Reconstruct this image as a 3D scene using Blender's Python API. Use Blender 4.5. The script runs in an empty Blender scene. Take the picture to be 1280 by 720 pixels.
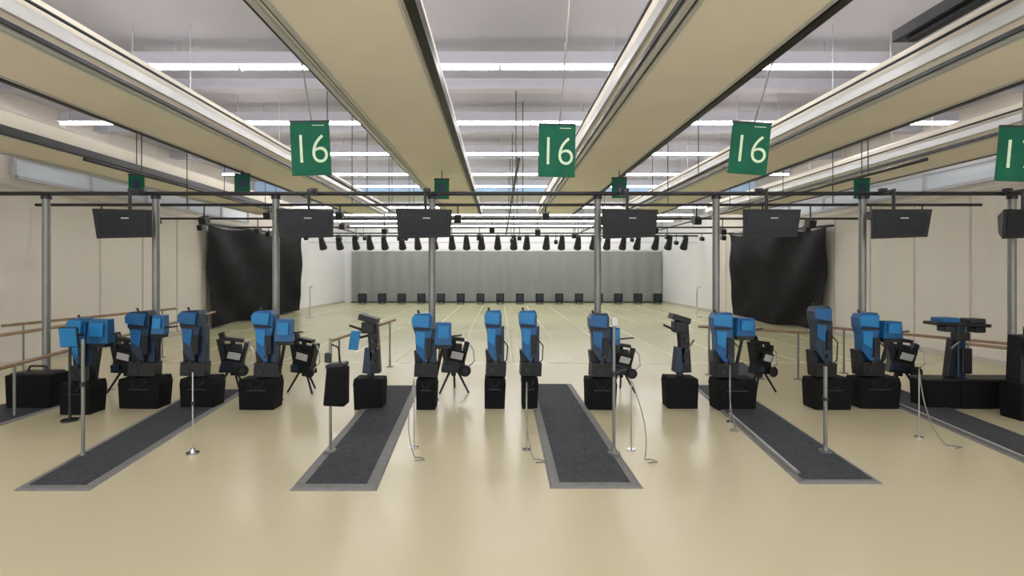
import bpy, math, random
from mathutils import Vector, Matrix
random.seed(7)
S = bpy.context.scene
COL = S.collection
S.view_settings.view_transform = 'Standard'

# ------------------------------------------------------------ materials
def mat(name, col, rough=0.5, metal=0.0, noise=0.0, nscale=8.0, emit=None, estr=0.0, bump=0.0, bscale=60, coat=0.0, spec=0.5):
    m = bpy.data.materials.new(name); m.use_nodes = True
    nt = m.node_tree; b = nt.nodes['Principled BSDF']
    b.inputs['Base Color'].default_value = (*col, 1)
    b.inputs['Roughness'].default_value = rough
    b.inputs['Metallic'].default_value = metal
    b.inputs['Specular IOR Level'].default_value = spec
    b.inputs['Coat Weight'].default_value = coat
    tc = nt.nodes.new('ShaderNodeTexCoord')
    if noise > 0:
        n = nt.nodes.new('ShaderNodeTexNoise'); n.inputs['Scale'].default_value = nscale
        n.inputs['Detail'].default_value = 4
        r = nt.nodes.new('ShaderNodeValToRGB')
        r.color_ramp.elements[0].position = 0.3; r.color_ramp.elements[1].position = 0.7
        r.color_ramp.elements[0].color = (*[c*(1-noise) for c in col], 1)
        r.color_ramp.elements[1].color = (*[min(1, c*(1+noise)) for c in col], 1)
        nt.links.new(tc.outputs['Object'], n.inputs['Vector'])
        nt.links.new(n.outputs['Fac'], r.inputs['Fac'])
        nt.links.new(r.outputs['Color'], b.inputs['Base Color'])
    if bump > 0:
        n2 = nt.nodes.new('ShaderNodeTexNoise'); n2.inputs['Scale'].default_value = bscale
        bp = nt.nodes.new('ShaderNodeBump'); bp.inputs['Strength'].default_value = bump
        bp.inputs['Distance'].default_value = 0.01
        nt.links.new(tc.outputs['Object'], n2.inputs['Vector'])
        nt.links.new(n2.outputs['Fac'], bp.inputs['Height'])
        nt.links.new(bp.outputs['Normal'], b.inputs['Normal'])
    if emit:
        b.inputs['Emission Color'].default_value = (*emit, 1)
        b.inputs['Emission Strength'].default_value = estr
    return m

M = {}
M['wall'] = mat('wall_paint', (0.78, 0.73, 0.67), 0.6, noise=0.02, nscale=1.2)
M['wallwhite'] = mat('wall_white', (0.88, 0.88, 0.90), 0.6, noise=0.02)
M['seam'] = mat('panel_seam', (0.60, 0.555, 0.50), 0.6, noise=0.02)
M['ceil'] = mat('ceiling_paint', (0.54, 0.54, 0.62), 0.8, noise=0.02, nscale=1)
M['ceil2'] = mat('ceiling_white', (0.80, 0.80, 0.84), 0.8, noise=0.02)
M['joist'] = mat('joist_paint', (0.58, 0.58, 0.65), 0.7, noise=0.02)
M['beam'] = mat('duct_cream', (0.85, 0.78, 0.67), 0.7, noise=0.03, nscale=1.5, spec=0.3)
M['alu'] = mat('aluminium', (0.60, 0.60, 0.60), 0.5, 0.4, noise=0.03)
M['steel'] = mat('post_steel', (0.25, 0.25, 0.24), 0.42, 0.5, noise=0.05)
M['chrome'] = mat('chrome', (0.6, 0.6, 0.6), 0.2, 1.0, noise=0.02)
M['black'] = mat('black_plastic', (0.010, 0.010, 0.012), 0.45, noise=0.2, nscale=20, spec=0.4)
M['cloth'] = mat('black_fabric', (0.006, 0.006, 0.007), 0.8, noise=0.3, nscale=30, bump=0.3, bscale=200, spec=0.2)
M['dark'] = mat('dark_metal', (0.035, 0.035, 0.04), 0.4, 0.4, noise=0.1)
M['blue'] = mat('blue_enamel', (0.004, 0.10, 0.27), 0.4, noise=0.15, nscale=6)
M['lblue'] = mat('light_blue_enamel', (0.010, 0.20, 0.48), 0.4, noise=0.12, nscale=6)
M['navy'] = mat('navy_panel', (0.010, 0.028, 0.06), 0.4, noise=0.1)
M['white'] = mat('white_plastic', (0.62, 0.62, 0.61), 0.4, noise=0.03)
M['screen'] = mat('screen_glass', (0.012, 0.015, 0.02), 0.25, noise=0.1, spec=0.3)
M['green'] = mat('sign_green', (0.004, 0.115, 0.060), 0.55, noise=0.15, nscale=5, spec=0.25)
M['num'] = mat('sign_numeral', (0.70, 0.84, 0.60), 0.5, noise=0.02)
M['mat'] = mat('rubber_mat', (0.062, 0.067, 0.075), 0.8, noise=0.25, nscale=25, bump=0.5, bscale=150, spec=0.3)
M['matedge'] = mat('mat_edge', (0.22, 0.215, 0.21), 0.65, noise=0.1, nscale=15)
M['wood'] = mat('varnished_wood', (0.30, 0.20, 0.12), 0.4, noise=0.2, nscale=12)
M['tube'] = mat('lamp_tube', (1, 1, 1), 0.5, noise=0.0, emit=(1.0, 0.985, 0.965), estr=30)
M['glass'] = mat('window_glass', (0.30, 0.45, 0.62), 0.15, noise=0.05, nscale=0.6, emit=(0.45, 0.60, 0.80), estr=0.3)
M['glass2'] = mat('window_glass_frosted', (0.66, 0.70, 0.76), 0.4, noise=0.05, nscale=0.6, emit=(0.6, 0.7, 0.85), estr=0.08)
M['screenwall'] = mat('backstop_fabric', (0.27, 0.29, 0.27), 0.8, noise=0.02, nscale=1)
M['cable'] = mat('grey_cable', (0.26, 0.25, 0.23), 0.5, noise=0.05)
M['line'] = mat('lane_line', (0.62, 0.59, 0.40), 0.4, noise=0.05)

# floor: satin epoxy, warm in the shooters' area, slightly greener down range
def floor_mat():
    m = bpy.data.materials.new('epoxy_floor'); m.use_nodes = True
    nt = m.node_tree; b = nt.nodes['Principled BSDF']
    tc = nt.nodes.new('ShaderNodeTexCoord'); sp = nt.nodes.new('ShaderNodeSeparateXYZ')
    nt.links.new(tc.outputs['Object'], sp.inputs[0])
    mr = nt.nodes.new('ShaderNodeMapRange'); mr.inputs[1].default_value = 6; mr.inputs[2].default_value = 12
    nt.links.new(sp.outputs['Y'], mr.inputs[0])
    n = nt.nodes.new('ShaderNodeTexNoise'); n.inputs['Scale'].default_value = 0.9; n.inputs['Detail'].default_value = 5
    nt.links.new(tc.outputs['Object'], n.inputs['Vector'])
    mx = nt.nodes.new('ShaderNodeMix'); mx.data_type = 'RGBA'
    mx.inputs[6].default_value = (0.71, 0.63, 0.42, 1); mx.inputs[7].default_value = (0.66, 0.64, 0.40, 1)
    nt.links.new(mr.outputs[0], mx.inputs[0])
    mx2 = nt.nodes.new('ShaderNodeMix'); mx2.data_type = 'RGBA'; mx2.blend_type = 'MULTIPLY'
    r = nt.nodes.new('ShaderNodeValToRGB')
    r.color_ramp.elements[0].color = (0.97, 0.97, 0.96, 1); r.color_ramp.elements[1].color = (1, 1, 1, 1)
    nt.links.new(n.outputs['Fac'], r.inputs[0])
    mx2.inputs[0].default_value = 1
    nt.links.new(mx.outputs[2], mx2.inputs[6]); nt.links.new(r.outputs[0], mx2.inputs[7])
    nt.links.new(mx2.outputs[2], b.inputs['Base Color'])
    b.inputs['Roughness'].default_value = 0.24; b.inputs['Specular IOR Level'].default_value = 0.42
    return m
M['floor'] = floor_mat()

# ------------------------------------------------------------ mesh builder
class B:
    def __init__(s): s.v = []; s.f = []; s.m = []; s.mats = []; s.sm = []
    def mi(s, k):
        if k not in s.mats: s.mats.append(k)
        return s.mats.index(k)
    def add(s, vs, fs, k, smooth=False):
        o = len(s.v); s.v += [tuple(v) for v in vs]
        for f in fs: s.f.append([i+o for i in f]); s.m.append(s.mi(k)); s.sm.append(smooth)
    def box(s, c, d, k, rot=(0, 0, 0), top=1.0, topy=None):
        if topy is None: topy = top
        R = Matrix.Rotation(rot[2], 3, 'Z') @ Matrix.Rotation(rot[1], 3, 'Y') @ Matrix.Rotation(rot[0], 3, 'X')
        vs = []
        for z in (-1, 1):
            t = top if z > 0 else 1; ty = topy if z > 0 else 1
            for x, y in ((-1, -1), (1, -1), (1, 1), (-1, 1)):
                vs.append(Vector(c) + R @ Vector((x*d[0]/2*t, y*d[1]/2*ty, z*d[2]/2)))
        s.add(vs, [(3, 2, 1, 0), (4, 5, 6, 7), (0, 1, 5, 4), (1, 2, 6, 5), (2, 3, 7, 6), (3, 0, 4, 7)], k)
    def b2(s, x0, x1, y0, y1, z0, z1, k):
        s.box(((x0+x1)/2, (y0+y1)/2, (z0+z1)/2), (x1-x0, y1-y0, z1-z0), k)
    def path(s, pts, r, k, seg=10, radii=None):
        pts = [Vector(p) for p in pts]; n = len(pts); vs = []; fs = []
        prev = None
        for i, p in enumerate(pts):
            t = (pts[min(i+1, n-1)] - pts[max(i-1, 0)]).normalized()
            if prev is None:
                a = Vector((0, 0, 1)) if abs(t.z) < 0.9 else Vector((1, 0, 0))
                u = t.cross(a).normalized()
            else:
                u = (prev - t*prev.dot(t)).normalized()
            prev = u; w = t.cross(u)
            rr = radii[i] if radii else r
            for j in range(seg):
                a = 2*math.pi*j/seg
                vs.append(p + (u*math.cos(a) + w*math.sin(a))*rr)
        for i in range(n-1):
            for j in range(seg):
                fs.append((i*seg+j, i*seg+(j+1) % seg, (i+1)*seg+(j+1) % seg, (i+1)*seg+j))
        s.add(vs, fs, k, True)
        s.add(vs[:seg], [tuple(range(seg))[::-1]], k); s.add(vs[-seg:], [tuple(range(seg))], k)
    def tube(s, a, b, r, k, seg=12, r2=None):
        s.path([a, b], r, k, seg, radii=[r, r if r2 is None else r2])
    def ring(s, c, R, r, k, axis='Y', seg=20):
        pts = []
        for i in range(seg+1):
            a = 2*math.pi*i/seg
            if axis == 'Y': pts.append((c[0]+R*math.cos(a), c[1], c[2]+R*math.sin(a)))
            elif axis == 'X': pts.append((c[0], c[1]+R*math.cos(a), c[2]+R*math.sin(a)))
            else: pts.append((c[0]+R*math.cos(a), c[1]+R*math.sin(a), c[2]))
        s.path(pts, r, k, 8)
    def prism(s, poly, y0, y1, k):  # poly in xz, extruded along y
        n = len(poly)
        vs = [(x, y0, z) for x, z in poly] + [(x, y1, z) for x, z in poly]
        fs = [tuple(range(n)), tuple(range(2*n-1, n-1, -1))]
        for i in range(n): fs.append((i, (i+1) % n + 0, (i+1) % n + n, i+n))
        s.add(vs, fs, k)
    def make(s, name, loc=(0, 0, 0), rz=0, bevel=0.0, parent=None):
        me = bpy.data.meshes.new(name); me.from_pydata(s.v, [], s.f)
        for k in s.mats: me.materials.append(M[k])
        for p, mi, sm in zip(me.polygons, s.m, s.sm): p.material_index = mi; p.use_smooth = sm
        me.update()
        import bmesh
        bm = bmesh.new(); bm.from_mesh(me); bmesh.ops.recalc_face_normals(bm, faces=bm.faces); bm.to_mesh(me); bm.free()
        o = bpy.data.objects.new(name, me); COL.objects.link(o)
        o.location = loc; o.rotation_euler = (0, 0, rz)
        if bevel > 0:
            md = o.modifiers.new('bevel', 'BEVEL'); md.width = bevel; md.segments = 2; md.limit_method = 'ANGLE'
            md.angle_limit = math.radians(50)
        if parent: o.parent = parent
        return o

# ------------------------------------------------------------ room shell
XL, XR, YB, YF, H1, H2 = -8.2, 8.5, -3.0, 27.0, 4.6, 4.2
b = B(); b.b2(XL-0.2, XR+0.2, YB, YF+0.2, -0.2, 0, 'floor'); b.make('floor')
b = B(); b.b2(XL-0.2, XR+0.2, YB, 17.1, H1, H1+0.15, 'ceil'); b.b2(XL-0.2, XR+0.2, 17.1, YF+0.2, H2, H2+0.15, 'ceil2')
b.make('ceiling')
def side_wall(name, x, s):
    b = B(); k = 'wall'
    b.b2(min(x, x+s*0.2), max(x, x+s*0.2), YB, 20.5, 0, H1, k)
    b.b2(min(x, x+s*0.2), max(x, x+s*0.2), 20.5, YF+0.2, 0, H2, 'wallwhite')
    y = -2.0
    while y < 20.5:
        b.b2(min(x, x-s*0.012), max(x, x-s*0.012), y-0.02, y+0.02, 0.1, 3.0, 'seam'); y += 1.25
    b.b2(min(x, x-s*0.03), max(x, x-s*0.03), YB, 20.5, 3.0, 3.06, 'seam')
    b.make(name)
side_wall('wall_left', XL, -1); side_wall('wall_right', XR, 1)
for nm, x, s in (('baseboard_left', XL, 1), ('baseboard_right', XR, -1)):
    b = B(); b.b2(min(x, x+s*0.03), max(x, x+s*0.03), YB, YF, 0, 0.1, 'seam'); b.make(nm)
b = B(); b.b2(XL, XR, YF, YF+0.2, 0, H2, 'wallwhite'); b.make('wall_back')
# transverse clerestory bulkhead
b = B()
b.b2(XL, XR, 17.0, 17.1, H2-0.05, H2, 'joist')
x = XL
while x < XR: b.b2(x-0.04, x+0.04, 17.0, 17.1, H2, H1, 'joist'); x += 1.67
b.b2(XL, XR, 17.04, 17.08, H2, H1, 'glass'); b.make('window_1')
for i, (x, s) in enumerate(((XL, 1), (XR, -1))):
    b = B(); y0, y1, z0, z1 = 8.6, 16.6, 3.2, 3.55
    b.b2(min(x, x+s*0.02), max(x, x+s*0.02), y0, y1, z0, z1, 'glass2')
    for z in (z0, z1): b.b2(min(x, x+s*0.06), max(x, x+s*0.06), y0, y1, z-0.03, z+0.03, 'joist')
    y = y0
    while y <= y1: b.b2(min(x, x+s*0.06), max(x, x+s*0.06), y-0.03, y+0.03, z0, z1, 'joist'); y += 1.6
    b.make('window_%d' % (i+2))

# ceiling cross joists
for y in (2.9, 8.0, 10.4, 12.8, 15.2):
    b = B(); b.b2(XL, XR, y-0.07, y+0.07, H1-0.15, H1, 'joist')
    b.b2(XL, XR, y-0.10, y+0.10, H1-0.17, H1-0.15, 'joist'); b.make('ceiling_joist')
for y in (19.0, 21.5, 24.0):
    b = B(); b.b2(XL, XR, y-0.08, y+0.08, H2-0.22, H2, 'joist'); b.make('ceiling_joist')

# lamp rows
def lamp_row(y, x0, x1, z, zc):
    b = B()
    b.b2(x0, x1, y-0.06, y+0.06, z, z+0.16, 'joist')
    b.b2(x0, x1, y-0.10, y+0.10, z-0.01, z+0.01, 'joist')
    n = max(1, int((x1-x0)/1.7)); L = (x1-x0)/n
    for i in range(n):
        a = x0+i*L+0.02; c = x0+(i+1)*L-0.02
        b.tube((a, y, z-0.030), (c, y, z-0.030), 0.024, 'tube', 10)
        b.b2(a-0.02, a, y-0.04, y+0.04, z-0.06, z, 'white'); b.b2(c, c+0.02, y-0.04, y+0.04, z-0.06, z, 'white')
        b.tube(((a+c)/2, y, z+0.15), ((a+c)/2, y, zc), 0.010, 'alu', 8)
    b.make('strip_light')
for y, x0, x1 in ((-0.8, -6, 6), (1.6, -6, 6), (4.25, -6, 6), (6.7, -5.1, 5.1), (9.2, -7.9, -6.9), (9.2, -5.2, 8.2), (11.6, -6.2, 6.2), (14.0, -7.6, 7.9), (16.0, -6.5, 7.2)):
    lamp_row(y, x0, x1, H1-0.30, H1)
for y in (18.0, 20.3, 22.8, 25.3): lamp_row(y, -7.4, 7.7, H2-0.3, H2)

# long cream duct beams with track rails on both flanks
for cx, ks in ((-7.0, 'ad'), (-4.1, 'da'), (-1.15, 'ad'), (1.73, 'ad'), (4.38, 'ad'), (7.0, 'ad')):
    b = B(); w = 0.55; y0, y1 = -2.0, 16.0
    b.prism([(-w+0.05, 3.40), (w-0.05, 3.40), (w, 3.47), (w, 3.70), (w-0.18, 3.78), (-w+0.18, 3.78), (-w, 3.70), (-w, 3.47)], y0, y1, 'beam')
    for sx, k in ((-1, ks[0]), (1, ks[1])):
        X = lambda a, c: (min(sx*a, sx*c), max(sx*a, sx*c))
        if k == 'a':
            b.b2(*X(w, w+0.035), y0, y1, 3.46, 3.56, 'alu')
            b.b2(*X(w-0.17, w-0.13), y0, y1, 3.385, 3.402, 'alu')
            b.b2(*X(w-0.125, w-0.115), y0, y1, 3.39, 3.402, 'dark')
            b.b2(*X(w-0.09, w-0.04), y0, y1, 3.37, 3.402, 'alu')
            b.b2(*X(w-0.03, w-0.01), y0, y1, 3.38, 3.42, 'dark')
            b.tube((sx*(w+0.07), y0, 3.60), (sx*(w+0.07), y1, 3.60), 0.014, 'dark', 8)
        else:
            b.b2(*X(w-0.035, w+0.045), y0, y1, 3.385, 3.50, 'black')
            b.b2(*X(w-0.08, w-0.055), y0, y1, 3.385, 3.402, 'alu')
    for yy in (0.9, 3.6, 6.2, 8.7, 11.0, 13.4, 15.6):
        for sx in (-0.35, 0.35): b.tube((sx, yy, 3.77), (sx, yy, H1), 0.006, 'alu', 8)
    b.make('ceiling_air_duct', (cx, 0, 0), bevel=0.006)
b = B(); b.b2(3.52, 3.72, 2.2, 4.6, 3.66, 3.76, 'dark'); b.b2(3.58, 3.66, 2.3, 4.5, 3.62, 3.66, 'black')
for y in (2.6, 3.9): b.tube((3.62, y, 3.76), (3.62, y, H1), 0.010, 'alu')
b.make('cable_tray', bevel=0.006)
# conduits under ceiling
for x in (-5.6, -2.7, 0.25, 3.1, 5.75):
    b = B(); b.tube((x, 6.9, 3.12), (x, 21, 3.12), 0.026, 'dark')
    for y in (8.0, 10.4, 12.8, 15.2): b.tube((x, y, 3.12), (x, y, H1-0.17), 0.008, 'dark', 8)
    for y in (19, 21): b.tube((x, y, 3.12), (x, y, H2), 0.008, 'dark', 8)
    b.make('ceiling_conduit')

# ------------------------------------------------------------ overhead rails
RZ = 2.58
b = B(); b.tube((XL, 6.4, RZ), (XR, 6.4, RZ), 0.026, 'dark', 12)
b.make('overhead_rail')
for y, z in ((9.0, 2.78), (12.0, 2.85), (15.5, 2.95), (18.5, 3.0)):
    b = B(); b.tube((XL+0.04, y, z), (XR-0.04, y, z), 0.026, 'dark', 10)
    for x in (-5.5, -2.6, 0.4, 2.95, 5.85):
        b.tube((x, y, z), (x, y, H1 if y < 17 else H2), 0.008, 'dark', 8)
    x = -7.0
    while x < 8.0:
        L = random.uniform(0.12, 0.3)
        b.tube((x, y, z), (x, y, z-L), 0.012, 'dark', 6)
        b.box((x, y, z-L-0.05), (0.12, 0.16, 0.12), 'black', (0.3, 0, 0)); x += random.uniform(0.8, 1.7)
    b.make('lighting_truss')
# spotlight bar near the targets
b = B(); z = 3.15; y = 22.0
b.tube((XL, y, z), (XR, y, z), 0.035, 'dark', 10); b.tube((XL, y, z-0.28), (XR, y, z-0.28), 0.02, 'alu', 10)
for i in range(24):
    x = -7.6+i*0.68+random.uniform(-0.1, 0.1)
    b.tube((x, y, z+0.0), (x, y, z-0.2), 0.02, 'black', 6)
    b.tube((x, y-0.14, z-0.08), (x, y+0.2, z-0.52), 0.10, 'black', 10, 0.17)
    b.box((x, y, z-0.02), (0.16, 0.2, 0.12), 'black')
    if i % 4 == 0: b.tube((x, y, z), (x, y, H2), 0.015, 'dark', 8)
b.make('spotlight_bar')

# posts
for px in (-5.67, -4.30, -2.80, -0.85, 1.22, 2.70, 4.53, 6.40):
    b = B(); r = 0.043
    b.tube((0, 0, 0.012), (0, 0, RZ-0.03), r, 'steel', 16)
    b.tube((0, 0, 0), (0, 0, 0.015), 0.09, 'steel', 20)
    b.tube((0, 0, RZ-0.07), (0, 0, RZ-0.028), r+0.012, 'dark', 16)
    b.make('steel_post', (px, 6.4, 0))

# monitors
def monitor(x, rz=0.0, w=0.62):
    b = B()
    vs = [(-w/2, 0, -0.17), (w/2, 0, -0.15), (w/2+0.02, -0.05, 0.17), (-w/2-0.02, -0.05, 0.18),
          (-w/2+0.12, 0.2, -0.09), (w/2-0.12, 0.2, -0.09), (w/2-0.10, 0.19, 0.12), (-w/2+0.10, 0.19, 0.12)]
    b.add(vs, [(0, 1, 2, 3), (5, 4, 7, 6), (1, 5, 6, 2), (4, 0, 3, 7), (3, 2, 6, 7), (4, 5, 1, 0)], 'black')
    b.add([(-w/2+0.04, -0.008, -0.12), (w/2-0.04, -0.008, -0.115), (w/2-0.03, -0.052, 0.125), (-w/2+0.03, -0.052, 0.13)], [(0, 1, 2, 3)], 'screen')
    b.box((0.03, -0.05, 0.07), (0.09, 0.012, 0.014), 'white')
    b.box((0, 0.10, 0.16), (0.30, 0.12, 0.02), 'dark')
    b.tube((0, 0.10, 0.15), (0, 0.10, 0.42), 0.018, 'dark')
    b.tube((0, 0.08, 0.42), (0, 0.32, 0.42), 0.018, 'dark')
    b.box((0, 0.31, 0.43), (0.09, 0.05, 0.09), 'dark')
    b.make('overhead_monitor', (x, 6.03, 2.16), rz, bevel=0.01)
monitor(-4.42, 0.1); monitor(-2.28, 0.08); monitor(-0.89, 0.03); monitor(1.52, -0.03); monitor(3.18, -0.08); monitor(4.70, -0.12); monitor(6.25, -0.1)

# ------------------------------------------------------------ firing stands
def stand(x, y=6.1, bw=0.45, blk=None, hgt=1.12, tone='blue', rz=0.0, bx=0.0, head='lblue', bh=0.37, cw=0.19):
    b = B()
    b.box((bx, 0, bh*0.4), (bw*0.90, 0.24, bh*0.8), 'cloth', (0, 0.02, 0), top=1.07)
    b.box((bx, 0, bh*0.86), (bw*0.97, 0.26, bh*0.22), 'cloth', (0, -0.03, 0.02), top=0.94)
    b.box((bx, -0.125, bh*0.62), (bw*0.5, 0.01, 0.015), 'dark')
    b.path([(bx-bw*0.2, -0.12, bh*0.9), (bx-bw*0.1, -0.15, bh*0.72), (bx+bw*0.1, -0.15, bh*0.72), (bx+bw*0.2, -0.12, bh*0.9)], 0.006, 'black', 6)
    # dark inner column with mechanism
    b.box((0.01, 0.03, (bh+hgt)/2-0.03), (cw*0.62, 0.12, hgt-bh-0.06), 'black', (0, 0.02, 0))
    b.box((cw*0.40, 0.0, (bh+hgt)/2-0.08), (cw*0.30, 0.11, hgt-bh-0.22), 'navy')
    b.box((-cw*0.36, 0.02, bh+0.16), (cw*0.30, 0.13, 0.30), 'black', (0, -0.08, 0))
    b.box((cw*0.05, -0.03, bh+0.09), (cw*1.15, 0.16, 0.16), 'black', (0, 0.05, 0.1))
    # stepped blue shell
    b.prism([(-cw*0.42, bh+0.30), (cw*0.10, bh+0.14), (cw*0.24, bh+0.36), (cw*0.40, hgt-0.20), (cw*0.40, hgt-0.05), (cw*0.30, hgt), (-cw*0.50, hgt-0.01), (-cw*0.62, hgt-0.06), (-cw*0.60, hgt-0.16), (-cw*0.46, hgt-0.26)], -0.09, 0.05, tone)
    # light cap wedge and lower lighter panel
    b.prism([(-cw*0.60, hgt-0.14), (cw*0.22, hgt-0.17), (cw*0.30, hgt-0.03), (-cw*0.48, hgt-0.02), (-cw*0.62, hgt-0.06)], -0.125, -0.085, head)
    b.prism([(-cw*0.42, hgt-0.36), (-cw*0.02, hgt-0.42), (cw*0.06, hgt-0.22), (-cw*0.44, hgt-0.21)], -0.105, -0.085, head)
    b.box((-cw*0.1, -0.10, hgt-0.185), (cw*0.85, 0.03, 0.024), 'black', (0, 0.04, 0))
    b.box((cw*0.22, -0.095, hgt-0.40), (cw*0.28, 0.03, 0.22), 'black')
    for i, zz in enumerate((bh+0.08, bh+0.17, bh+0.25)): b.tube((-0.03+0.03*i, -0.09, zz), (-0.03+0.03*i, -0.125, zz), 0.022, 'dark', 12)
    b.path([(cw*0.3, -0.05, hgt-0.3), (cw*0.75, -0.08, hgt-0.42), (cw*0.7, -0.08, bh+0.2), (cw*0.3, -0.05, bh+0.1)], 0.008, 'black', 6)
    b.tube((-cw*0.3, 0, hgt-0.03), (-cw*0.40, 0, hgt+0.03), 0.012, 'dark')
    if blk:
        s, bwid, bhh, bz = blk
        cx = s*(cw*0.4+bwid/2+0.02)
        b.tube((0, -0.02, bz), (cx, -0.02, bz), 0.022, 'black')
        b.box((cx, -0.03, bz), (bwid, 0.14, bhh), 'blue', (0, 0.04, 0.15*s), top=0.88)
        b.box((cx+s*0.01, -0.112, bz+0.02), (bwid*0.62, 0.02, bhh*0.55), 'lblue', (0, 0.04, 0.15*s))
        b.box((cx, -0.03, bz-bhh/2-0.02), (bwid*0.8, 0.12, 0.05), 'black')
        b.tube((cx, -0.03, bz-bhh/2), (cx*0.6, 0.0, bh), 0.018, 'black')
        b.tube((cx-0.05*s, -0.03, bz-0.05), (cx+s*0.22, -0.06, bz-0.02), 0.010, 'dark')
    return b.make('firing_point_stand', (x, y, 0), rz, bevel=0.009)

def dark_stand(x, y=6.1, bw=0.38, rz=0.0, plate=True):
    b = B(); bh = 0.37
    b.box((0, 0, bh*0.4), (bw*0.9, 0.24, bh*0.8), 'cloth', top=1.06); b.box((0, 0, bh*0.86), (bw*0.97, 0.26, bh*0.22), 'cloth', (0, 0.03, 0), top=0.94)
    b.path([(0, 0, bh), (0.02, 0, 0.7), (0.0, 0, 0.95), (-0.03, 0, 1.06)], 0.04, 'dark', 10)
    b.box((0.05, 0, 0.70), (0.11, 0.12, 0.58), 'black', (0, -0.06, 0))
    b.box((-0.02, 0.0, 0.56), (0.10, 0.12, 0.3), 'navy', (0, 0.1, 0))
    b.box((-0.01, -0.02, 1.05), (0.22, 0.18, 0.07), 'black', (0, 0.3, 0))
    b.box((-0.01, -0.02, 0.95), (0.15, 0.16, 0.13), 'black')
    b.tube((0.0, 0, 0.88), (-0.22, -0.1, 0.98), 0.014, 'dark')
    b.tube((0.05, 0, 0.6), (0.13, -0.1, 0.80), 0.012, 'chrome')
    for zz in (0.55, 0.68, 0.8): b.tube((0.05, -0.05, zz), (0.05, -0.1, zz), 0.025, 'dark', 12)
    if plate:
        b.tube((0, -0.02, 0.86), (-0.16, -0.06, 0.82), 0.014, 'black')
        b.box((-0.17, -0.07, 0.80), (0.11, 0.03, 0.22), 'lblue', (0, 0.15, 0.4))
    b.make('equipment_stand', (x, y, 0), rz, bevel=0.008)

def rest(x, y=6.8, s=1.0, rz=0.0):
    # low rifle-rest carriage: black yoke body, instrument screens, splayed legs and a hand wheel
    b = B()
    for a in (80, 205, 330):
        c, d = math.cos(math.radians(a)), math.sin(math.radians(a))
        b.tube((0.03*c, 0.03*d, 0.30), (0.20*c, 0.20*d, 0.0), 0.016, 'black', 10, 0.012)
    b.tube((0, 0, 0.2), (0, 0, 0.66), 0.03, 'black')
    b.box((0, 0, 0.32), (0.30, 0.14, 0.15), 'black', (0, 0.06, 0), top=0.85)
    b.box((0.0, 0.02, 0.50), (0.22, 0.10, 0.20), 'black', (0, 0.12, 0), top=0.85)
    b.box((-0.12, 0, 0.54), (0.07, 0.12, 0.28), 'black', (0, -0.2, 0)); b.box((0.14, 0, 0.50), (0.05, 0.12, 0.24), 'black', (0, 0.25, 0))
    b.box((0.03, -0.10, 0.46), (0.15, 0.012, 0.09), 'white', (0.2, 0.25, 0.1))
    b.box((0.03, -0.085, 0.46), (0.21, 0.02, 0.15), 'black', (0.2, 0.25, 0.1))
    b.box((-0.08, -0.085, 0.32), (0.10, 0.03, 0.07), 'navy', (0.1, 0, 0))
    b.ring((0.13, -0.10, 0.27), 0.055, 0.018, 'black'); b.tube((0.13, -0.11, 0.27), (0.13, -0.02, 0.27), 0.04, 'dark')
    b.box((0, 0, 0.66), (0.26, 0.1, 0.045), 'black', (0, 0.15, 0))
    b.box((-0.12, 0, 0.71), (0.07, 0.08, 0.09), 'black', (0, -0.3, 0))
    b.path([(0.08, 0, 0.64), (0.17, -0.02, 0.62), (0.24, -0.05, 0.52), (0.25, -0.06, 0.38), (0.17, -0.07, 0.3)], 0.010, 'chrome', 8)
    o = b.make('rifle_rest', (x, y, 0), rz, bevel=0.006); o.scale = (s, s, s)

# left to right
b = B(); b.box((0, 0, 0.20), (0.5, 0.3, 0.40), 'cloth', top=1.04); b.box((0, 0, 0.40), (0.46, 0.26, 0.04), 'black')
b.path([(-0.12, 0, 0.41), (-0.1, 0, 0.48), (0.1, 0, 0.48), (0.12, 0, 0.41)], 0.012, 'dark'); b.make('equipment_bag', (-5.50, 6.1, 0), bevel=0.03)
stand(-4.74, 5.85, 0.36, (1, 0.22, 0.27, 0.93), 1.08, bx=-0.02)
rest(-5.0, 6.85, 1.05)
stand(-4.22, 6.1, 0.50, (1, 0.14, 0.22, 0.98), 1.14, 'navy', cw=0.26, head='blue')
stand(-3.62, 6.1, 0.42, None, 1.15, 'navy', cw=0.24, head='blue', bx=0.08)
rest(-3.60, 6.9, 1.05, 0.3)
stand(-2.74, 6.05, 0.44, (1, 0.20, 0.26, 0.92), 1.15, bx=-0.08, cw=0.23)
rest(-2.62, 6.85, 1.05, -0.2)
dark_stand(-1.53, 6.05, 0.36)
stand(-0.88, 6.05, 0.24, (1, 0.20, 0.26, 0.88), 1.12, cw=0.23, bx=0.02)
rest(-0.62, 6.85, 1.08, 0.2)
stand(-0.06, 6.1, 0.26, None, 1.15, cw=0.20)
stand(0.35, 6.1, 0.20, None, 1.15, cw=0.21)
stand(1.18, 6.05, 0.36, (1, 0.10, 0.20, 0.85), 1.12, 'navy', cw=0.23, head='blue')
rest(1.62, 6.85, 0.95)
dark_stand(2.14, 6.1, 0.38, plate=False)
stand(2.61, 6.02, 0.48, (1, 0.24, 0.21, 0.96), 1.13, cw=0.23, bx=0.12)
rest(3.48, 6.85, 1.0, 0.4)
stand(3.78, 6.05, 0.46, None, 1.20, 'navy', cw=0.21, bx=0.08, head='blue')
stand(4.36, 6.1, 0.50, (1, 0.26, 0.20, 0.92), 1.12, cw=0.24, bx=0.08)
rest(5.35, 6.85, 1.05, -0.2)
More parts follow.
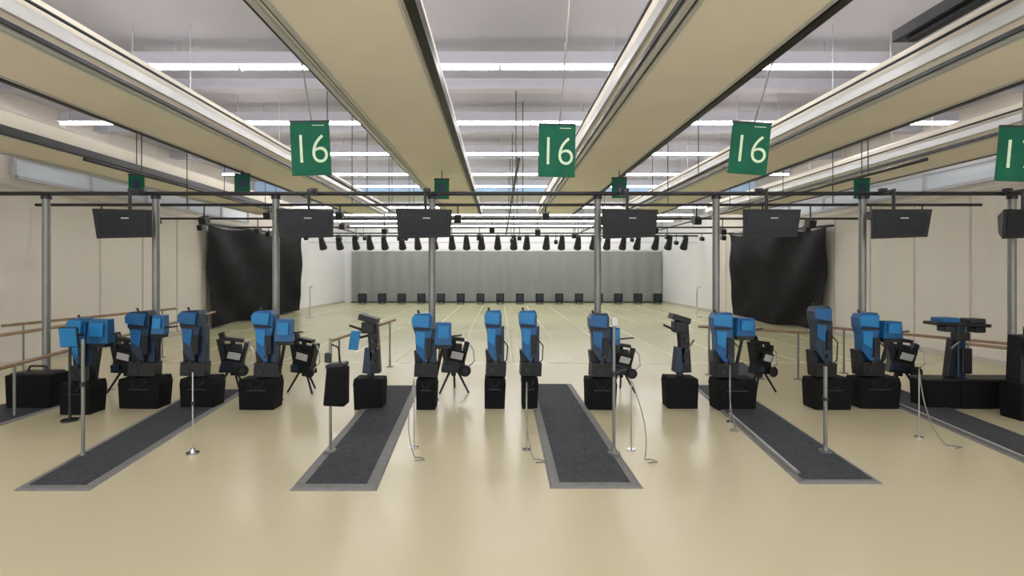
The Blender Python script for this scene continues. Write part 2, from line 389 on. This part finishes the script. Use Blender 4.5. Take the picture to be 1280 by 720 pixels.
# right table with case
b = B()
for i in range(3): b.box((-0.40+i*0.40, 0, 0.16), (0.385, 0.26, 0.32), 'cloth', (0, 0.02*(i-1), 0), top=1.03)
b.box((0, 0, 0.335), (1.2, 0.28, 0.03), 'black')
b.box((-0.12, 0, 0.66), (0.10, 0.10, 0.64), 'navy'); b.box((-0.22, 0, 0.58), (0.08, 0.08, 0.46), 'black', (0, 0.12, 0)); b.box((-0.08, -0.05, 0.55), (0.12, 0.06, 0.3), 'black')
b.box((-0.14, 0, 0.98), (0.62, 0.24, 0.04), 'black', (0, 0.04, 0)); b.box((-0.28, 0, 1.03), (0.22, 0.16, 0.06), 'blue'); b.box((0.05, 0, 1.02), (0.18, 0.16, 0.06), 'dark')
b.box((-0.30, -0.03, 0.93), (0.1, 0.14, 0.07), 'dark'); b.box((0.06, -0.03, 0.92), (0.12, 0.14, 0.07), 'black')
b.tube((-0.02, -0.03, 0.9), (-0.3, -0.1, 0.7), 0.014, 'chrome'); b.box((-0.14, -0.05, 0.84), (0.16, 0.1, 0.10), 'dark')
b.make('equipment_table', (5.58, 6.1, 0), bevel=0.012)
b = B(); b.box((0, 0, 0.20), (0.36, 0.24, 0.40), 'cloth', top=1.03); b.box((0, 0.02, 0.65), (0.26, 0.18, 0.52), 'black', top=0.9); b.box((-0.03, -0.09, 0.78), (0.18, 0.03, 0.2), 'navy')
b.tube((0, 0, 0.9), (0, 0, 1.0), 0.03, 'dark'); b.make('equipment_stand', (5.76, 5.6, 0), bevel=0.012)

# bag on chrome stand (left of mat two)
b = B(); b.tube((-0.05, 0, 0.015), (-0.05, 0, 1.0), 0.013, 'steel'); b.tube((-0.05, 0, 0), (-0.05, 0, 0.02), 0.05, 'steel', 16)
b.box((0.0, 0.03, 0.58), (0.19, 0.16, 0.34), 'cloth', (0, 0.05, 0), top=0.88); b.box((0.0, 0.03, 0.76), (0.17, 0.15, 0.04), 'black', (0, -0.1, 0)); b.path([(-0.05, 0, 0.95), (0.02, 0, 0.92), (0.03, 0.02, 0.77)], 0.008, 'black')
b.box((-0.07, 0, 0.83), (0.06, 0.05, 0.09), 'dark')
b.make('bag_stand', (-1.44, 4.5, 0.018), bevel=0.015)

# upright rod stands
def rod(x, y, h, k='steel', r=0.018, head=True, zb=0.0):
    b = B(); b.tube((0, 0, 0), (0, 0, 0.015), 0.055, k, 20); b.tube((0, 0, 0.015), (0, 0, 0.05), 0.025, k, 16, 0.018)
    b.tube((0, 0, 0.04), (0, 0, h), r, k); b.tube((0, 0, h*0.6), (0, 0, h*0.64), r+0.008, 'dark')
    if head:
        b.box((0, -0.02, h+0.03), (0.05, 0.04, 0.07), 'white'); b.tube((0, 0, h*0.62), (0.1, -0.03, h*0.66), 0.009, 'dark')
    b.make('rod_stand', (x, y, zb), bevel=0.003)
rod(-3.60, 4.42, 1.02, 'steel', 0.014, head=False); rod(0.99, 4.45, 1.12, 'steel', 0.014, zb=0.02); rod(2.86, 4.5, 0.75, 'steel', 0.016, head=False, zb=0.02)
rod(-2.70, 4.5, 0.72, 'chrome', 0.007, head=False)
b = B(); b.tube((0, 0, 0), (0, 0, 0.02), 0.08, 'dark', 16); b.tube((0, 0, 0.02), (0, 0, 0.85), 0.014, 'dark'); b.box((0, -0.02, 0.9), (0.16, 0.02, 0.2), 'lblue', (0.15, 0, 0.2)); b.box((0, -0.01, 0.9), (0.18, 0.015, 0.22), 'black', (0.15, 0, 0.2))
b.make('score_display', (-4.62, 5.5, 0), bevel=0.004)

# floor cables (thin looped leads beside a slim guide rod)
def lead(x, y, h, bow, side):
    b = B(); pts = []
    for i in range(15):
        t = i/14; pts.append((bow*math.sin(math.pi*t)*0.6+side*t*0.05, 0.25*(1-t), 0.008+h*(1-t)**1.3))
    pts += [(side*0.08, 0, 0.01), (side*0.12, -0.02, 0.01), (side*0.14, -0.06, 0.01), (side*0.06, -0.08, 0.01)]
    b.path(pts, 0.005, 'cable', 6)
    b.tube((0, 0.25, 0), (0, 0.25, h), 0.006, 'chrome', 8)
    b.tube((0, 0.25, 0), (0, 0.25, 0.01), 0.04, 'chrome', 16)
    b.make('control_lead', (x, y, 0))
for a in ((-0.78, 4.4, 0.62, -0.09, 1), (0.24, 4.35, 0.6, -0.05, 1), (1.18, 4.35, 0.62, 0.10, 1), (2.45, 5.2, 0.6, -0.05, -1), (4.05, 4.7, 0.66, -0.08, 1)):
    lead(*a)

# mats
def rmat(c, e=0.07, white=None):
    c = [Vector((p[0], p[1], 0)) for p in c]; cen = sum(c, Vector())/4
    org = Vector((cen.x, cen.y, 0)); b = B()
    def ins(p, q, r, d): return p+((q-p).normalized()+(r-p).normalized())*d
    n = 4
    i1 = [ins(c[i], c[(i-1) % n], c[(i+1) % n], 0.015) for i in range(n)]
    i2 = [ins(c[i], c[(i-1) % n], c[(i+1) % n], e) for i in range(n)]
    up = lambda p, z: (p.x-org.x, p.y-org.y, z)
    vs = [up(p, 0.0) for p in c]+[up(p, 0.012) for p in i1]+[up(p, 0.016) for p in i2]+[up(p, 0.022) for p in i2]
    for i in range(4):
        j = (i+1) % 4
        b.add([vs[i], vs[j], vs[4+j], vs[4+i]], [(0, 1, 2, 3)], 'matedge')
        b.add([vs[4+i], vs[4+j], vs[8+j], vs[8+i]], [(0, 1, 2, 3)], 'matedge')
        b.add([vs[8+i], vs[8+j], vs[12+j], vs[12+i]], [(0, 1, 2, 3)], 'mat')
    b.add(vs[12:16], [(0, 1, 2, 3)], 'mat'); b.add(vs[:4], [(3, 2, 1, 0)], 'matedge')
    b.make('rubber_floor_mat', org)
    if white:
        b = B(); s = white; p, q = (i2[0], i2[3]) if s < 0 else (i2[1], i2[2])
        p = p.lerp(q, 0.03); q = p.lerp(q, 0.54)
        d = (q-p); L = d.length; ang = math.atan2(d.y, d.x)
        b.box((L/2, 0, 0.018), (L, 0.045, 0.036), 'steel'); b.box((L/2, 0, 0.038), (L*0.98, 0.016, 0.010), 'alu')
        b.make('mat_edge_rail', (p.x, p.y, 0.0), ang, bevel=0.004)
rmat(((-3.56, 3.74), (-3.0, 3.74), (-3.42, 6.95), (-4.12, 6.95)))
rmat(((-1.54, 3.74), (-0.90, 3.74), (-1.12, 7.2), (-1.68, 7.2)), 0.09)
rmat(((0.37, 3.78), (1.06, 3.78), (1.02, 7.3), (0.40, 7.3)), 0.08)
rmat(((2.26, 3.86), (2.89, 3.86), (3.3, 7.2), (2.7, 7.2)), 0.05, white=-1)
rmat(((4.35, 4.1), (4.95, 4.1), (5.6, 7.8), (5.0, 7.8)), 0.05, white=-1)
rmat(((-5.9, 4.4), (-5.15, 4.4), (-5.25, 7.0), (-6.05, 7.0)), 0.06)
rmat(((3.45, 7.6), (3.95, 7.6), (4.3, 9.0), (3.8, 9.0)), 0.04)

# lane divider rails (wooden topped)
def drail(p, q):
    b = B(); b.tube(p, q, 0.022, 'wood', 12)
    for t in (0.1, 0.9):
        v = Vector(p).lerp(Vector(q), t); b.tube((v.x, v.y, 0), (v.x, v.y, v.z), 0.014, 'steel'); b.tube((v.x, v.y, 0), (v.x, v.y, 0.012), 0.06, 'steel', 16)
    b.make('lane_divider_rail')
drail((-5.35, 5.2, 0.55), (-5.35, 9.6, 0.85)); drail((-7.0, 6.6, 0.70), (-5.75, 7.3, 0.9)); drail((-2.4, 7.3, 0.62), (-1.8, 8.8, 0.78))
drail((5.2, 8.2, 0.72), (7.6, 7.2, 0.55)); drail((3.1, 8.0, 0.75), (4.6, 7.6, 0.7)); drail((6.3, 7.2, 0.62), (8.2, 6.2, 0.45))
drail((-7.4, 7.6, 0.8), (-6.2, 9.8, 0.9))

# floor lane lines down-range
b = B()
for i in range(15):
    x = -7.0+i*1.03; b.b2(x-0.02, x+0.02, 9.0, 24.0, 0.0, 0.002, 'line')
for y in (9.0, 14.0, 19.0): b.b2(-7.4, 7.9, y-0.03, y+0.03, 0.0, 0.0025, 'line')
b.make('lane_markings')

# black curtains on side walls
def sheet(name, x, s, y0, y1, zt0, zt1):
    nu, nv = 90, 40; vs = []; fs = []
    for j in range(nv+1):
        for i in range(nu+1):
            u, v = i/nu, j/nv
            zt = zt0+(zt1-zt0)*u-0.08*abs(math.sin(u*math.pi*3))
            zb = 0.05+0.04*math.sin(u*9)
            z = zb+(zt-zb)*v
            y = y0+(y1-y0)*u+0.5*(1-v)*(0.5-u)*0.9
            d = 0.18+0.02*math.sin(u*17+9*v+1.5*math.sin(5*v))+0.03*math.sin(8*v+11*u+2*math.sin(4*u))+0.012*math.sin(23*u-14*v)
            vs.append((x+s*d, y, z))
    for j in range(nv):
        for i in range(nu):
            a = j*(nu+1)+i; fs.append((a, a+1, a+nu+2, a+nu+1))
    b = B(); b.add(vs, fs, 'sheet', True)
    b.tube((x+s*0.12, y0-0.1, zt0+0.02), (x+s*0.12, y1+0.1, zt1+0.02), 0.03, 'dark')
    for y in (y0, y1): b.tube((x, y, zt0+(zt1-zt0)*(y-y0)/(y1-y0)+0.02), (x+s*0.12, y, zt0+(zt1-zt0)*(y-y0)/(y1-y0)+0.02), 0.02, 'dark')
    o = b.make(name)
M['sheet'] = mat('black_sheet', (0.007, 0.007, 0.008), 0.6, noise=0.2, nscale=3, spec=0.12)
sheet('black_curtain', XL, 1, 14.0, 20.8, 2.9, 3.05); sheet('black_curtain', XR, -1, 13.0, 18.6, 2.75, 2.95)

# backstop and targets
b = B(); nu = 160; vs = []; fs = []
for i in range(nu+1):
    x = -7.75+i*(16.2/nu); d = 26.75+0.03*math.sin(i*0.9)
    vs += [(x, d, 0.05), (x, d, 2.68)]
for i in range(nu): fs.append((2*i, 2*i+2, 2*i+3, 2*i+1))
b.add(vs, fs, 'screenwall', True); b.tube((-7.8, 26.75, 2.7), (8.48, 26.75, 2.7), 0.05, 'alu')
b.b2(-7.75, 8.45, 26.6, 26.98, 0, 0.06, 'dark'); b.make('backstop_curtain')
for i in range(16):
    x = -6.85+i*0.98; b = B()
    b.box((0, 0, 0.33), (0.40, 0.2, 0.40), 'black'); b.tube((-0.12, 0, 0), (-0.12, 0, 0.14), 0.02, 'dark'); b.tube((0.12, 0, 0), (0.12, 0, 0.14), 0.02, 'dark'); b.box((0, 0, 0.01), (0.4, 0.24, 0.02), 'dark')
    b.box((0, -0.105, 0.34), (0.24, 0.012, 0.24), 'navy'); b.tube((0, -0.105, 0.34), (0, -0.118, 0.34), 0.06, 'dark', 16)
    b.make('electronic_target', (x, 25.5, 0), bevel=0.01)
for x in (-6.75, 7.0):
    b = B(); b.tube((0, 0, 0), (0, 0, 0.9), 0.025, 'white'); b.tube((0, 0, 0), (0, 0, 0.02), 0.14, 'white', 16); b.path([(0, 0, 0.9), (0, -0.05, 1.05), (0.12, -0.1, 1.1)], 0.02, 'white'); b.make('lamp_stand', (x, 18.2, 0))

# ------------------------------------------------------------ signs
def sign(x, y, zc, w, h, txt, rz, cab, ry=0.0):
    e = B(); e.box((0, 0, 0), (w, 0.014, h), 'green')
    e.box((0, 0, h/2+0.006), (w*1.02, 0.024, 0.016), 'dark'); e.box((0, 0, -h/2), (w*1.01, 0.02, 0.012), 'green')
    e.box((w*0.22, -0.009, h/2-0.03), (w*0.3, 0.004, 0.006), 'num')
    if cab:
        R = Matrix.Rotation(-rz, 3, 'Z') @ Matrix.Identity(3)
        pts = []
        p = [Vector((0.02, 0, h/2)), Vector((cab[0]*0.55, 0, (cab[1]-zc)*0.35+h/2*0.65)), Vector((cab[0], 0, (cab[1]-zc)*0.7)), Vector((cab[0]*1.0, 0, cab[1]-zc))]
        for i in range(21):
            t = i/20; q = p[0]*(1-t)**3+p[1]*3*t*(1-t)**2+p[2]*3*t*t*(1-t)+p[3]*t**3
            pts.append(R @ q)
        e.path(pts, 0.008, 'cable', 6)
    o = e.make('lane_number_sign', (x, y, zc), rz)
    cu = bpy.data.curves.new('numerals', 'FONT'); cu.body = txt; cu.align_x = 'CENTER'; cu.align_y = 'CENTER'; cu.size = h*0.80; cu.extrude = 0.002; cu.space_character = 0.95; cu.offset = -0.005
    t = bpy.data.objects.new('numerals_tmp', cu); COL.objects.link(t); bpy.context.view_layer.update()
    me = bpy.data.meshes.new_from_object(t.evaluated_get(bpy.context.evaluated_depsgraph_get()))
    bpy.data.objects.remove(t); me.materials.clear(); me.materials.append(M['num'])
    n = bpy.data.objects.new('numerals', me); COL.objects.link(n); n.parent = o
    n.rotation_euler = (math.radians(90), 0, 0); n.location = (0, -0.012, -0.02); n.scale = (0.90, 1.0, 1)
    o.rotation_euler = (0, ry, rz)
sg = 4.6
sign(-1.70, sg, 2.71, 0.34, 0.47, '16', 0.12, (-0.10, H1), -0.05)
sign(0.51, sg, 2.69, 0.33, 0.46, '16', 0.0, (0.10, H1), 0.02)
sign(2.24, sg, 2.71, 0.33, 0.45, '16', -0.12, (0.24, H1), 0.10)
sign(4.66, sg, 2.66, 0.33, 0.48, '17', -0.2, (0.0, 3.39), 0.08)
for x, zz in ((-6.43, 3.14), (-4.56, 3.15), (-1.03, 3.06), (2.11, 3.08), (6.40, 3.07)):
    b = B(); b.box((0, 0, 0), (0.26, 0.02, 0.34), 'green'); b.box((0, -0.012, 0.02), (0.12, 0.004, 0.16), 'navy'); b.box((0, 0, 0.18), (0.27, 0.03, 0.03), 'dark')
    b.tube((0, 0, 0.17), (0, 0, 3.40-zz), 0.008, 'dark', 8) if abs(x) < 6 else b.tube((0, 0, 0.17), (0, 0, H1-zz), 0.008, 'dark', 8)
    b.make('lane_sign_small', (x, 9.06, zz), 0.1 if x < 0 else -0.1)

# ------------------------------------------------------------ world, camera
w = bpy.data.worlds.new('world'); S.world = w; w.use_nodes = True
w.node_tree.nodes['Background'].inputs[0].default_value = (0.92, 0.96, 1.0, 1); w.node_tree.nodes['Background'].inputs[1].default_value = 2.0
cam = bpy.data.cameras.new('camera'); cam.sensor_width = 36; cam.lens = 18.0; cam.shift_x = 15/1280; cam.shift_y = -20/1280
co = bpy.data.objects.new('camera', cam); COL.objects.link(co); co.location = (0, 0, 1.6); co.rotation_euler = (math.radians(90), 0, 0)
S.camera = co
